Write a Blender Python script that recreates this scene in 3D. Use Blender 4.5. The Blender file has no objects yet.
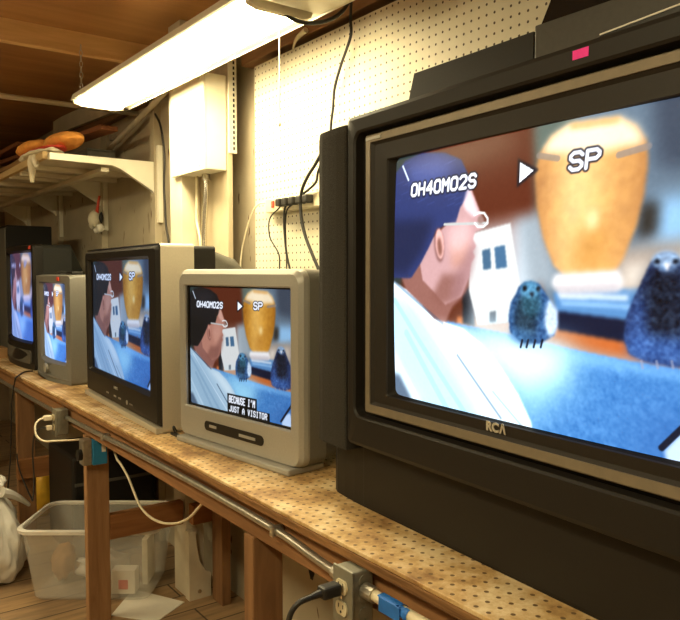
import bpy, bmesh, math, random
import numpy as np
from mathutils import Vector, Matrix
random.seed(7)
SC = bpy.context.scene
COL = SC.collection
PI = math.pi

# ------------------------------------------------------------------ camera
FPX, YAW, PITCH = 718.0, math.radians(36.0), math.radians(3.03)
CAM = Vector((0, 0, 1.37))
_F = Vector((math.sin(YAW)*math.cos(PITCH), math.cos(YAW)*math.cos(PITCH), -math.sin(PITCH)))
_R = Vector((math.cos(YAW), -math.sin(YAW), 0))
_U = _R.cross(_F)
def at(u, v, ax, val):
    d = _F + _R*((u-340)/FPX) - _U*((v-310)/FPX)
    i = 'xyz'.index(ax)
    return CAM + d*((val-CAM[i])/d[i])
cd = bpy.data.cameras.new('camera'); cam = bpy.data.objects.new('camera', cd); COL.objects.link(cam)
cam.location = CAM
cam.rotation_euler = (math.radians(90)-PITCH, 0, -YAW)
cd.sensor_fit = 'HORIZONTAL'; cd.sensor_width = 36; cd.lens = FPX/680*36
cd.clip_start = 0.01
SC.camera = cam

# ------------------------------------------------------------------ materials
def nodes(name):
    m = bpy.data.materials.new(name); m.use_nodes = True
    nt = m.node_tree; b = nt.nodes['Principled BSDF']
    return m, nt, b
def N(nt, t, **k):
    n = nt.nodes.new(t)
    for a, v in k.items(): setattr(n, a, v)
    return n
def ramp(nt, src, stops):
    r = N(nt, 'ShaderNodeValToRGB')
    e = r.color_ramp.elements
    while len(e) < len(stops): e.new(0.5)
    for i, (p, c) in enumerate(stops):
        e[i].position = p; e[i].color = (*c, 1)
    nt.links.new(src, r.inputs['Fac']); return r
def coords(nt, scale=(1, 1, 1), gen='Object'):
    tc = N(nt, 'ShaderNodeTexCoord'); mp = N(nt, 'ShaderNodeMapping')
    mp.inputs['Scale'].default_value = scale
    nt.links.new(tc.outputs[gen], mp.inputs['Vector']); return mp.outputs['Vector']
def noise(nt, vec, scale, detail=3, rough=.55, dist=0):
    n = N(nt, 'ShaderNodeTexNoise')
    n.inputs['Scale'].default_value = scale; n.inputs['Detail'].default_value = detail
    n.inputs['Roughness'].default_value = rough; n.inputs['Distortion'].default_value = dist
    nt.links.new(vec, n.inputs['Vector']); return n.outputs['Fac']
def bump(nt, b, src, strength, dist=.002):
    k = N(nt, 'ShaderNodeBump'); k.inputs['Strength'].default_value = strength; k.inputs['Distance'].default_value = dist
    nt.links.new(src, k.inputs['Height']); nt.links.new(k.outputs['Normal'], b.inputs['Normal'])
def lerp(c, f): return tuple(min(1, x*f) for x in c)
def plain(name, c, rough=.5, vary=.12, scale=40, metal=0, bmp=.0, spec=.5):
    m, nt, b = nodes(name)
    v = coords(nt); f = noise(nt, v, scale)
    r = ramp(nt, f, [(.3, lerp(c, 1-vary)), (.7, lerp(c, 1+vary))])
    nt.links.new(r.outputs['Color'], b.inputs['Base Color'])
    b.inputs['Roughness'].default_value = rough; b.inputs['Metallic'].default_value = metal
    b.inputs['Specular IOR Level'].default_value = spec
    if bmp: bump(nt, b, f, bmp)
    return m
def wood(name, c1, c2, axis='x', sc=1.0, rough=.65, c3=None):
    m, nt, b = nodes(name)
    s = {'x': (1.2, 14, 14), 'y': (14, 1.2, 14), 'z': (14, 14, 1.2)}[axis]
    v = coords(nt, tuple(q*sc for q in s))
    f = noise(nt, v, 2.2, 5, .6, .6)
    r = ramp(nt, f, [(.28, c1), (.5, c3 or tuple((a+q)/2 for a, q in zip(c1, c2))), (.72, c2)])
    nt.links.new(r.outputs['Color'], b.inputs['Base Color'])
    b.inputs['Roughness'].default_value = rough; b.inputs['Specular IOR Level'].default_value = .3
    bump(nt, b, f, .25)
    return m
def plywood(name, c1, c2):
    m, nt, b = nodes(name)
    v = coords(nt, (2.2, .5, 1))
    w = N(nt, 'ShaderNodeTexWave'); w.inputs['Scale'].default_value = 5; w.inputs['Distortion'].default_value = 9
    w.inputs['Detail'].default_value = 2; w.inputs['Detail Scale'].default_value = .7
    nt.links.new(v, w.inputs['Vector'])
    f2 = noise(nt, coords(nt), 1.6, 3)
    mx = N(nt, 'ShaderNodeMath', operation='ADD'); nt.links.new(w.outputs['Fac'], mx.inputs[0]); nt.links.new(f2, mx.inputs[1])
    r = ramp(nt, mx.outputs[0], [(.35, c1), (1.0, c2)])
    nt.links.new(r.outputs['Color'], b.inputs['Base Color']); b.inputs['Roughness'].default_value = .75
    b.inputs['Specular IOR Level'].default_value = .2
    return m
def perforated(name, base, base2, hole, ax1, ax2, rad=.0034, stain=None, off=0):
    m, nt, b = nodes(name)
    tc = N(nt, 'ShaderNodeTexCoord'); sx = N(nt, 'ShaderNodeSeparateXYZ'); nt.links.new(tc.outputs['Object'], sx.inputs[0])
    def M(op, a, bb=None):
        n = N(nt, 'ShaderNodeMath', operation=op)
        for i, q in enumerate((a, bb)):
            if q is None: continue
            if isinstance(q, (int, float)): n.inputs[i].default_value = q
            else: nt.links.new(q, n.inputs[i])
        return n.outputs[0]
    sq = []
    for ax in (ax1, ax2):
        t = M('FRACT', M('MULTIPLY', M('ADD', sx.outputs[ax], off), 1/.0254))
        t = M('MULTIPLY', M('SUBTRACT', t, .5), .0254)
        sq.append(M('MULTIPLY', t, t))
    d = M('SQRT', M('ADD', sq[0], sq[1]))
    mk = M('LESS_THAN', d, rad)
    v = coords(nt); f = noise(nt, v, 7, 7, .72)
    st = [(.3, base2), (.62, base)]
    if stain: st = [(.37, stain), (.49, base2), (.62, base)]
    r = ramp(nt, f, st)
    mix = N(nt, 'ShaderNodeMix', data_type='RGBA')
    nt.links.new(mk, mix.inputs[0]); nt.links.new(r.outputs['Color'], mix.inputs[6]); mix.inputs[7].default_value = (*hole, 1)
    nt.links.new(mix.outputs[2], b.inputs['Base Color']); b.inputs['Roughness'].default_value = .55
    inv = M('SUBTRACT', 1.0, mk); bump(nt, b, inv, .5, .003)
    return m
def clear(name, c, alpha, rough=.25):
    m, nt, b = nodes(name)
    f = noise(nt, coords(nt), 12)
    r = ramp(nt, f, [(.3, lerp(c, .85)), (.7, c)])
    nt.links.new(r.outputs['Color'], b.inputs['Base Color'])
    b.inputs['Alpha'].default_value = alpha; b.inputs['Roughness'].default_value = rough
    return m
def lamp(name, c, s):
    m, nt, b = nodes(name)
    f = noise(nt, coords(nt), 8)
    r = ramp(nt, f, [(.2, lerp(c, .97)), (.8, c)])
    b.inputs['Base Color'].default_value = (.8, .8, .75, 1)
    nt.links.new(r.outputs['Color'], b.inputs['Emission Color']); b.inputs['Emission Strength'].default_value = s
    return m
def screen_mat(name, s):
    m, nt, b = nodes(name)
    a = N(nt, 'ShaderNodeAttribute'); a.attribute_name = 'picture'
    b.inputs['Base Color'].default_value = (.012, .013, .014, 1)
    b.inputs['Roughness'].default_value = .2; b.inputs['Specular IOR Level'].default_value = .07
    nt.links.new(a.outputs['Color'], b.inputs['Emission Color']); b.inputs['Emission Strength'].default_value = s
    return m

M_ = {}
def marked(name, base, mark):
    m, nt, b = nodes(name)
    f = noise(nt, coords(nt), 3, 4); r = ramp(nt, f, [(.3, lerp(base, .84)), (.7, lerp(base, 1.1))])
    f2 = noise(nt, coords(nt, (1, 22, 7)), 1.1, 2, .5, .5); k = ramp(nt, f2, [(.27, (1, 1, 1)), (.31, (0, 0, 0))])
    mx = N(nt, 'ShaderNodeMix', data_type='RGBA'); nt.links.new(k.outputs['Color'], mx.inputs[0]); nt.links.new(r.outputs['Color'], mx.inputs[6]); mx.inputs[7].default_value = (*mark, 1)
    nt.links.new(mx.outputs[2], b.inputs['Base Color']); b.inputs['Roughness'].default_value = .85; bump(nt, b, f, .15)
    return m
M_['wall'] = marked('wall_paint', (.45, .385, .27), (.12, .07, .035))
M_['wall_clean'] = plain('panel_paint', (.50, .42, .28), .85, .14, 5, bmp=.15)
M_['wall_far'] = plain('dark_board_wall', (.22, .16, .10), .9, .3, 4)
M_['wall_room'] = plain('room_wall_paint', (.42, .34, .22), .9, .2, 3)
M_['peg'] = perforated('pegboard_paint', (.74, .69, .54), (.66, .60, .45), (.07, .045, .02), 'Y', 'Z')
M_['bench'] = perforated('bench_pegboard', (.78, .62, .37), (.56, .36, .15), (.16, .09, .035), 'X', 'Y', .0040, (.28, .145, .05), .0156)
M_['ply_ceiling'] = wood('ceiling_plywood', (.30, .145, .055), (.52, .28, .11), 'x', .16)
M_['joist'] = wood('joist_pine', (.60, .36, .15), (.80, .53, .25), 'x')
M_['header'] = wood('header_wood', (.16, .08, .035), (.30, .16, .07), 'y')
M_['leg'] = wood('leg_fir', (.175, .088, .040), (.33, .175, .078), 'z')
M_['leg_pale'] = wood('leg_pine', (.25, .13, .06), (.43, .245, .115), 'z')
M_['rail'] = wood('rail_fir', (.22, .09, .03), (.36, .165, .06), 'x')
M_['apron'] = wood('apron_fir', (.19, .092, .038), (.37, .185, .08), 'y')
M_['bench_edge'] = wood('bench_edge_ply', (.10, .045, .018), (.42, .22, .085), 'y', 2)
M_['planks'] = None
M_['white_paint'] = plain('white_painted_wood', (.62, .555, .42), .6, .1, 8)
M_['white_metal'] = plain('white_enamel', (.80, .76, .62), .4, .05, 10)
M_['cream'] = plain('cream_plastic', (.72, .64, .44), .4, .06, 30)
M_['galv'] = plain('galvanised_steel', (.50, .47, .40), .38, .15, 60, .85)
M_['graybox'] = plain('grey_steel_box', (.24, .23, .18), .5, .12, 40, .3)
M_['chrome'] = plain('bright_steel', (.75, .72, .66), .25, .05, 30, 1)
M_['black'] = plain('black_plastic', (.013, .0112, .0095), .45, .15, 300, spec=.35)
M_['rca'] = plain('charcoal_cabinet_plastic', (.0145, .0118, .0092), .5, .10, 500, spec=.3)
M_['rca_dark'] = plain('dark_channel_plastic', (.009, .0075, .006), .6, .1, 200, spec=.2)
M_['grille'] = plain('speaker_cloth', (.036, .033, .028), .9, .45, 420, bmp=.4, spec=.2)
M_['trim_tan'] = plain('champagne_trim', (.225, .185, .128), .4, .06, 60, .25)
M_['bezel_brown'] = plain('inner_bezel_plastic', (.021, .017, .0135), .5, .08, 200, spec=.3)
M_['deck_grey'] = plain('grey_deck_paint', (.058, .053, .044), .5, .08, 100)
M_['silver'] = plain('silver_plastic', (.40, .388, .350), .42, .04, 200, .25)
M_['silver_side'] = plain('silver_shell_plastic', (.50, .45, .35), .5, .04, 200, .1)
M_['grey_tv'] = plain('grey_tv_plastic', (.185, .178, .158), .5, .06, 200)
M_['grey_shell'] = plain('dark_grey_shell', (.10, .095, .08), .6, .1, 200)
M_['tv_green'] = plain('charcoal_green_shell', (.018, .0185, .016), .6, .12, 200, spec=.22)
M_['rubber'] = plain('black_cord_rubber', (.02, .018, .015), .5, .1, 100)
M_['white_cord'] = plain('white_cord_vinyl', (.74, .66, .47), .45, .06, 60)
M_['gloss'] = plain('glossy_black', (.012, .012, .012), .08, .1, 50)
M_['pink'] = plain('pink_sticker_paper', (.92, .03, .36), .6, .04, 50)
M_['red'] = plain('red_plastic', (.62, .06, .03), .5, .08, 40)
M_['blue_tape'] = plain('blue_tape_paper', (.015, .15, .55), .6, .15, 40, bmp=.3)
M_['blue_box'] = plain('blue_plastic', (.02, .22, .46), .5, .06, 40)
M_['paper'] = plain('white_paper', (.80, .76, .66), .8, .04, 20)
M_['orange'] = plain('orange_fabric', (.97, .40, .08), .85, .15, 25, bmp=.5)
M_['rag'] = plain('white_rag_cloth', (.74, .68, .52), .9, .12, 30, bmp=.5)
M_['yellow'] = plain('yellow_plastic', (.72, .42, .03), .5, .1, 20)
M_['tote'] = clear('frosted_plastic', (.95, .94, .86), .19, .3)
M_['tote_rim'] = clear('frosted_rim_plastic', (.95, .93, .86), .75, .3)
M_['bag'] = clear('white_bag_film', (.82, .80, .74), .86, .35)
M_['wrap'] = clear('clear_wrap_film', (.9, .88, .84), .5, .15)
M_['card'] = plain('cardboard', (.42, .24, .10), .85, .1, 12)
M_['lamp'] = lamp('fluorescent_lens', (1.0, .845, .50), 16)
M_['floorply'] = None
def planks(name):
    m, nt, b = nodes(name)
    tc = N(nt, 'ShaderNodeTexCoord')
    br = N(nt, 'ShaderNodeTexBrick'); br.offset = .5
    br.inputs['Scale'].default_value = 1; br.inputs['Mortar Size'].default_value = .004
    br.inputs['Brick Width'].default_value = 2.4; br.inputs['Row Height'].default_value = .14
    br.inputs['Color1'].default_value = (.40, .26, .13, 1); br.inputs['Color2'].default_value = (.30, .20, .11, 1); br.inputs['Mortar'].default_value = (.08, .05, .025, 1)
    nt.links.new(tc.outputs['Object'], br.inputs['Vector'])
    f = noise(nt, coords(nt, (1, 8, 1)), 4, 5, .6)
    r = ramp(nt, f, [(.3, (.6, .6, .6)), (.7, (1.1, 1.05, 1.0))])
    mx = N(nt, 'ShaderNodeMix', data_type='RGBA', blend_type='MULTIPLY'); mx.inputs[0].default_value = 1
    nt.links.new(br.outputs['Color'], mx.inputs[6]); nt.links.new(r.outputs['Color'], mx.inputs[7])
    nt.links.new(mx.outputs[2], b.inputs['Base Color']); b.inputs['Roughness'].default_value = .7
    return m
M_['planks'] = planks('worn_floor_planks')

# ------------------------------------------------------------------ mesh builder
ORGANIC = {'sack', 'cloth', 'cushion', 'underside', 'bin_bag', 'yellow_sack', 'plastic_wrap', 'tan_rag', 'body', 'ear', 'tail', 'ribbon', 'cable', 'pipe'}
class MB:
    def __init__(s): s.bm = bmesh.new()
    def box(s, x0, x1, y0, y1, z0, z1, bev=0, seg=2, mat=None):
        t = bmesh.new()
        bmesh.ops.create_cube(t, size=1)
        for v in t.verts:
            v.co = Vector(((x0+x1)/2+v.co.x*(x1-x0), (y0+y1)/2+v.co.y*(y1-y0), (z0+z1)/2+v.co.z*(z1-z0)))
        if bev: bmesh.ops.bevel(t, geom=list(t.edges), offset=bev, segments=seg, profile=.5, affect='EDGES')
        if mat is not None: bmesh.ops.transform(t, matrix=mat, verts=t.verts)
        s._add(t); return s
    def _add(s, t):
        me = bpy.data.meshes.new('tmp'); t.to_mesh(me); t.free(); s.bm.from_mesh(me); bpy.data.meshes.remove(me)
    def loft(s, rings, cap0=True, cap1=True, closed=True):
        bm = s.bm; R = [[bm.verts.new(p) for p in r] for r in rings]
        n = len(R[0])
        for a, b in zip(R, R[1:]):
            for i in range(n if closed else n-1):
                j = (i+1) % n
                try: bm.faces.new((a[i], a[j], b[j], b[i]))
                except ValueError: pass
        if cap0: bm.faces.new(list(reversed(R[0])))
        if cap1: bm.faces.new(R[-1])
        return s
    def prism(s, poly, axis, a, b):
        def P(q, d):
            return {'x': (d, q[0], q[1]), 'y': (q[0], d, q[1]), 'z': (q[0], q[1], d)}[axis]
        return s.loft([[P(q, a) for q in poly], [P(q, b) for q in poly]])
    def tube(s, pts, r, seg=8, smooth=0, taper=None):
        pts = [Vector(p) for p in pts]
        if smooth: pts = catmull(pts, smooth)
        rings = []; up = None
        for i, p in enumerate(pts):
            t = (pts[min(i+1, len(pts)-1)]-pts[max(i-1, 0)]).normalized()
            if up is None:
                up = t.orthogonal().normalized()
            up = (up - t*up.dot(t))
            up = up.normalized() if up.length > 1e-6 else t.orthogonal().normalized()
            w = t.cross(up)
            rr_ = r if taper is None else r*(taper[0]+(taper[1]-taper[0])*i/(len(pts)-1))
            rings.append([p+up*math.cos(2*PI*k/seg)*rr_+w*math.sin(2*PI*k/seg)*rr_ for k in range(seg)])
        return s.loft(rings)
    def cyl(s, p, q, r, seg=16, r2=None):
        p, q = Vector(p), Vector(q)
        t = (q-p).normalized(); u = t.orthogonal().normalized(); w = t.cross(u)
        def ring(c, k): return [c+u*math.cos(2*PI*i/seg)*k+w*math.sin(2*PI*i/seg)*k for i in range(seg)]
        return s.loft([ring(p, r), ring(q, r if r2 is None else r2)])
    def blob(s, c, rad, seed=0, amp=.1, sub=3, freq=6):
        t = bmesh.new(); bmesh.ops.create_icosphere(t, subdivisions=sub, radius=1)
        from mathutils import noise as mn
        for v in t.verts:
            k = 1+amp*mn.noise(v.co*freq*.4+Vector((seed*3.1, seed, 0)))*2
            v.co = Vector((c[0]+v.co.x*rad[0]*k, c[1]+v.co.y*rad[1]*k, c[2]+v.co.z*rad[2]*k))
        s._add(t); return s
    def build(s, name, m, parent=None, smooth=False, matrix=None):
        bmesh.ops.recalc_face_normals(s.bm, faces=s.bm.faces)
        me = bpy.data.meshes.new(name); s.bm.to_mesh(me); s.bm.free()
        me.materials.append(m if not isinstance(m, str) else M_[m])
        o = bpy.data.objects.new(name, me); COL.objects.link(o)
        if parent: o.parent = parent
        if matrix is not None: o.matrix_local = matrix
        if smooth:
            for p in me.polygons: p.use_smooth = True
            try:
                if name not in ORGANIC: me.set_sharp_from_angle(angle=math.radians(20))
            except Exception: pass
        return o
def catmull(P, k):
    out = []
    for i in range(len(P)-1):
        a, b, c, d = P[max(i-1, 0)], P[i], P[i+1], P[min(i+2, len(P)-1)]
        for j in range(k):
            t = j/k
            out.append(.5*((2*b)+(c-a)*t+(2*a-5*b+4*c-d)*t*t+(3*b-a-3*c+d)*t**3))
    out.append(P[-1]); return out
def rr(x0, x1, z0, z1, r, y, n=5):
    """rounded rectangle in a plane of constant local y"""
    out = []
    for cx, cz, a0 in ((x1-r, z1-r, 0), (x0+r, z1-r, 90), (x0+r, z0+r, 180), (x1-r, z0+r, 270)):
        for i in range(n+1):
            a = math.radians(a0+90*i/n); out.append(Vector((cx+r*math.cos(a), y, cz+r*math.sin(a))))
    return out
def tag(o, label=None, cat=None, group=None, kind=None):
    if label: o['label'] = label
    if cat: o['category'] = cat
    if group: o['group'] = group
    if kind: o['kind'] = kind
    return o
def thing(name, label, cat, loc=(0, 0, 0), rz=0, group=None):
    o = bpy.data.objects.new(name, None); COL.objects.link(o)
    o.empty_display_size = .05
    o.location = loc; o.rotation_euler = (0, 0, rz)
    return tag(o, label, cat, group)
def struct(name, mb, m):
    return tag(mb.build(name, m), kind='structure')
def text_mesh(name, body, size, m, parent, loc, ext=.0006, stretch=1.0, shear=0, weight=0):
    """raised lettering facing local -y"""
    cu = bpy.data.curves.new(name, 'FONT'); cu.body = body; cu.size = size; cu.extrude = ext; cu.align_x = 'CENTER'; cu.align_y = 'CENTER'
    cu.shear = shear; cu.offset = weight
    t = bpy.data.objects.new(name+'_curve', cu); COL.objects.link(t)
    dg = bpy.context.evaluated_depsgraph_get()
    me = bpy.data.meshes.new_from_object(t.evaluated_get(dg))
    bpy.data.objects.remove(t); bpy.data.curves.remove(cu)
    me.transform(Matrix.Diagonal((stretch, 1, 1, 1)))
    me.transform(Matrix.Rotation(PI/2, 4, 'X'))
    me.materials.clear(); me.materials.append(M_[m])
    o = bpy.data.objects.new(name, me); COL.objects.link(o); o.parent = parent; o.location = loc
    return o

# ------------------------------------------------------------------ the programme on the screens
# RCA screen rectangle (local): x +-.2985, z 1.1335 .. 1.5815 ; everything is painted in its u,v
RO, RA = Vector((.8714, .7543, 0)), math.radians(3.3)
RD, RN = Vector((math.sin(RA), math.cos(RA), 0)), Vector((math.cos(RA), -math.sin(RA), 0))
def K(cx, cy):
    d = _F + _R*((320+.5806*cx-340)/FPX) - _U*((100+.5806*cy-310)/FPX)
    t = ((RO+RN*.016-CAM).dot(RN))/d.dot(RN); Q = CAM+d*t
    return ((-(Q-RO).dot(RD)+.314)/.628, (Q.z-1.132)/.456)
GL = {'0': [[(0, 1), (0, 5), (1, 6), (3, 6), (4, 5), (4, 1), (3, 0), (1, 0), (0, 1)]], 'H': [[(0, 0), (0, 6)], [(4, 0), (4, 6)], [(0, 3), (4, 3)]],
      '4': [[(3.2, 0), (3.2, 6), (0, 2), (4.2, 2)]], 'M': [[(0, 0), (0, 6), (2, 3), (4, 6), (4, 0)]],
      '2': [[(0, 5), (1, 6), (3, 6), (4, 5), (4, 3.8), (0, 0), (4, 0)]], 'S': [[(4, 5), (3, 6), (1, 6), (0, 5), (0, 4), (1, 3), (3, 3), (4, 2), (4, 1), (3, 0), (1, 0), (0, 1)]],
      'P': [[(0, 0), (0, 6), (3, 6), (4, 5), (4, 4), (3, 3), (0, 3)]], 'B': [[(0, 0), (0, 6), (3, 6), (4, 5), (3, 3), (0, 3)], [(3, 3), (4, 1.5), (3, 0), (0, 0)]],
      'E': [[(4, 6), (0, 6), (0, 0), (4, 0)], [(0, 3), (3, 3)]], 'C': [[(4, 5), (3, 6), (1, 6), (0, 5), (0, 1), (1, 0), (3, 0), (4, 1)]],
      'A': [[(0, 0), (0, 4), (2, 6), (4, 4), (4, 0)], [(0, 2.5), (4, 2.5)]], 'U': [[(0, 6), (0, 1), (1, 0), (3, 0), (4, 1), (4, 6)]],
      'I': [[(1, 6), (3, 6)], [(2, 6), (2, 0)], [(1, 0), (3, 0)]], "'": [[(2, 6), (1.6, 4.4)]], 'J': [[(4, 6), (4, 1), (3, 0), (1, 0), (0, 1)]],
      'T': [[(0, 6), (4, 6)], [(2, 6), (2, 0)]], 'V': [[(0, 6), (2, 0), (4, 6)]], 'O': [[(0, 1), (0, 5), (1, 6), (3, 6), (4, 5), (4, 1), (3, 0), (1, 0), (0, 1)]],
      'R': [[(0, 0), (0, 6), (3, 6), (4, 5), (4, 4), (3, 3), (0, 3)], [(2, 3), (4, 0)]], 'N': [[(0, 0), (0, 6), (4, 0), (4, 6)]], ' ': []}
class Canvas:
    def __init__(s, W=480, H=360):
        s.W, s.H = W, H
        s.X, s.Y = np.meshgrid((np.arange(W)+.5)/W, (np.arange(H)+.5)/H)
        s.im = np.zeros((H, W, 3))
    def blur(s, m, r):
        for _ in range(2):
            for ax in (0, 1):
                p = np.pad(m, [(r, r) if i == ax else (0, 0) for i in range(m.ndim)], mode='edge')
                c = np.cumsum(p, axis=ax); z = np.zeros_like(np.take(c, [0], axis=ax)); c = np.concatenate([z, c], axis=ax)
                n = m.shape[ax]
                hi = np.take(c, np.arange(2*r+1, 2*r+1+n), axis=ax); lo = np.take(c, np.arange(0, n), axis=ax)
                m = (hi-lo)/(2*r+1)
        return m
    def mask(s, pts, soft=1):
        inside = np.zeros((s.H, s.W), bool); n = len(pts)
        for i in range(n):
            (x0, y0), (x1, y1) = pts[i], pts[(i+1) % n]
            if y0 == y1: continue
            c = ((s.Y >= min(y0, y1)) & (s.Y < max(y0, y1)))
            xi = x0+(s.Y-y0)*(x1-x0)/(y1-y0)
            inside ^= c & (s.X < xi)
        m = inside.astype(float)
        return s.blur(m, soft) if soft else m
    def put(s, m, c, a=1.0):
        m = (m*a)[..., None]; s.im = s.im*(1-m)+np.array(c)*m
    def poly(s, pts, c, soft=1, a=1.0, kk=True):
        s.put(s.mask([K(*p) for p in pts] if kk else pts, soft), c, a)
    def seg_d(s, a, b):
        asp = 4/3
        ax, ay, bx, by = a[0]*asp, a[1], b[0]*asp, b[1]; X, Y = s.X*asp, s.Y
        dx, dy = bx-ax, by-ay; L = dx*dx+dy*dy+1e-12
        t = np.clip(((X-ax)*dx+(Y-ay)*dy)/L, 0, 1)
        return np.hypot(X-ax-t*dx, Y-ay-t*dy)
    def line(s, pts, w, c, a=1.0):
        d = np.min([s.seg_d(p, q) for p, q in zip(pts, pts[1:])], axis=0)
        s.put(np.clip((w-d)/.004+.5, 0, 1), c, a)
    def ell(s, c, rx, ry, col, soft=1, a=1.0, rot=0):
        X, Y = s.X-c[0], s.Y-c[1]; co, si = math.cos(rot), math.sin(rot)
        m = (((X*co+Y*si)/rx)**2+((-X*si+Y*co)/ry)**2 < 1).astype(float); s.put(s.blur(m, soft), col, a)
    def word(s, t, x, y, w, h, gap, lw, col, outline=None):
        segs = []
        for ch in t:
            for st in GL[ch]:
                q = [(x+p[0]/4*w+p[1]/6*h*.06, y+p[1]/6*h) for p in st]; segs += list(zip(q, q[1:]))
            x += w+gap
        x0 = min(min(a[0], b[0]) for a, b in segs)-.05; x1 = max(max(a[0], b[0]) for a, b in segs)+.05
        d = np.full((s.H, s.W), 9.0)
        for a, b in segs: d = np.minimum(d, s.seg_d(a, b))
        if outline is not None: s.put(np.clip((lw*2.2-d)/.005+.5, 0, 1), outline, .8)
        s.put(np.clip((lw-d)/.004+.5, 0, 1), col)
def paint(caption=False, bright=False):
    c = Canvas(); rng = np.random.RandomState(3)
    c.im[:] = (.36, .42, .47)                                               # blue-grey backdrop
    c.poly([(560, -60), (760, -90), (760, 120), (575, 120)], (.22, .25, .30), 10)
    c.poly([(575, 170), (760, 150), (760, 215), (575, 255)], (.52, .68, .80), 9)
    c.poly([(548, 180), (580, 175), (575, 232), (545, 240)], (.16, .14, .12), 6)
    c.poly([(100, 40), (400, 20), (385, 400), (100, 420)], (.33, .135, .07), 4)  # brown panel
    c.poly([(120, 90), (170, 85), (140, 330), (110, 330)], (.16, .20, .19), 6)
    c.poly([(365, 30), (440, 20), (410, 200), (378, 215)], (.34, .38, .34), 7)
    c.poly([(340, 205), (385, 190), (415, 320), (340, 330)], (.56, .60, .62), 8)
    c.poly([(510, 255), (760, 230), (760, 330), (500, 340)], (.62, .56, .50), 8)
    c.poly([(240, 372), (760, 420), (760, 520), (240, 440)], (.70, .36, .16), 2)   # table wood
    c.poly([(405, 330), (560, 322), (560, 385), (410, 368)], (.30, .48, .66), 2)
    c.poly([(412, 330), (530, 335), (530, 345), (415, 342)], (.72, .78, .82), 2)
    c.poly([(410, 362), (560, 382), (560, 422), (410, 394)], (.035, .055, .15), 2)
    c.poly([(418, 345), (545, 352), (545, 360), (418, 352)], (.52, .68, .82), 2)
    # vase
    def field(k):
        q = c.blur(rng.rand(c.H, c.W), k); return (q-q.mean())/q.std()
    v = [(428, 44), (512, 32), (540, 46), (558, 72), (561, 110), (555, 165), (543, 218), (521, 275), (508, 296), (424, 303), (405, 285), (388, 240), (376, 185), (372, 135), (378, 96), (398, 64)]
    vm = c.mask([K(*p) for p in v], 2)
    c.put(vm, (.80, .58, .32) if bright else (.72, .49, .15))
    x0, x1 = K(372, 150)[0], K(562, 150)[0]; tt_ = (c.X-x0)/(x1-x0)
    hl = np.exp(-((tt_-.42)/.22)**2)[..., None]; ed = np.clip(np.abs(tt_-.5)*2, 0, 1)[..., None]**3
    c.im = c.im+vm[..., None]*(hl*np.array((.10, .13, .14))-ed*np.array((.16, .15, .08))+(field(3)*.012)[..., None]*np.array((1, .9, .5))+(field(9)*.013)[..., None]*np.array((1, .8, .3)))
    c.poly([(440, 225), (500, 215), (480, 300), (430, 300)], (.66, .42, .12), 12, .5)
    c.poly([(462, 195), (478, 190), (476, 220), (462, 222)], (.95, .88, .66), 5, .8)
    c.poly([(400, 64), (428, 44), (512, 32), (540, 46), (556, 76), (470, 92), (382, 94)], (.96, .90, .78), 5, .85)
    c.poly([(428, 44), (512, 32), (510, 42), (432, 54)], (.80, .56, .26), 3, .7)
    c.line([K(378, 98), K(410, 103)], .010, (.50, .46, .42), .7); c.line([K(512, 97), K(561, 82)], .010, (.50, .46, .44), .7)
    c.poly([(408, 300), (514, 293), (524, 314), (514, 328), (416, 332), (402, 316)], (.88, .86, .84), 3)
    c.poly([(404, 318), (520, 312), (512, 330), (416, 334)], (.70, .66, .66), 3, .7)
    c.poly([(520, 285), (640, 268), (640, 318), (525, 325)], (.84, .79, .72), 6, .8)
    # photo frame
    c.poly([(250, 330), (268, 318), (272, 390), (250, 385)], (.05, .05, .07), 2)
    c.poly([(255, 225), (345, 205), (365, 330), (350, 395), (268, 392)], (.86, .90, .92), 10, .6 if bright else .25)
    c.poly([(262, 232), (332, 213), (350, 320), (346, 380), (276, 386), (262, 330)], (.80, .80, .78), 1)
    c.poly([(284, 259), (298, 256), (300, 291), (286, 292)], (.24, .36, .46), 1)
    c.poly([(305, 254), (323, 250), (327, 288), (308, 291)], (.24, .38, .50), 1)
    c.poly([(297, 364), (308, 362), (308, 381), (297, 382)], (.38, .40, .42), 1)
    # couch
    cm = [(225, 380), (330, 402), (420, 424), (530, 447), (620, 461), (760, 480), (760, 760), (120, 760), (120, 380)]
    m = c.mask([K(*p) for p in cm], 1); c.put(m, (.24, .46, .69))
    c.im += (m*field(1)*.016+m*field(3)*.014)[..., None]*np.array((1, 1, .9))
    c.poly([(250, 392), (330, 404), (440, 430), (450, 470), (400, 520), (360, 560), (300, 450)], (.62, .83, .90), 22, .85)
    c.poly([(330, 404), (430, 428), (620, 463), (760, 482), (760, 500), (430, 448), (330, 420)], (.52, .74, .90), 6, .8)
    c.poly([(560, 520), (760, 520), (760, 700), (500, 640)], (.17, .34, .58), 30, .6)
    if bright: c.poly([(235, 384), (330, 404), (430, 428), (420, 470), (350, 490), (300, 450)], (.88, .97, 1.0), 16, .85)
    # pigeons
    lb = [(331, 398), (329, 372), (333, 348), (342, 333), (346, 322), (355, 314), (368, 312), (381, 316), (388, 326), (396, 338), (406, 358), (412, 380), (406, 404), (382, 418), (350, 415)]
    bm_ = c.mask([K(*p) for p in lb], 1); c.put(bm_, (.17, .31, .48))
    c.poly([(398, 342), (412, 362), (411, 396), (398, 408), (390, 385), (392, 360)], (.74, .80, .86), 2)
    c.ell(K(358, 374), .036, .085, (.09, .16, .21), 5, .9)
    c.ell(K(368, 350), .034, .045, (.14, .30, .36), 4, .8)
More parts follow.
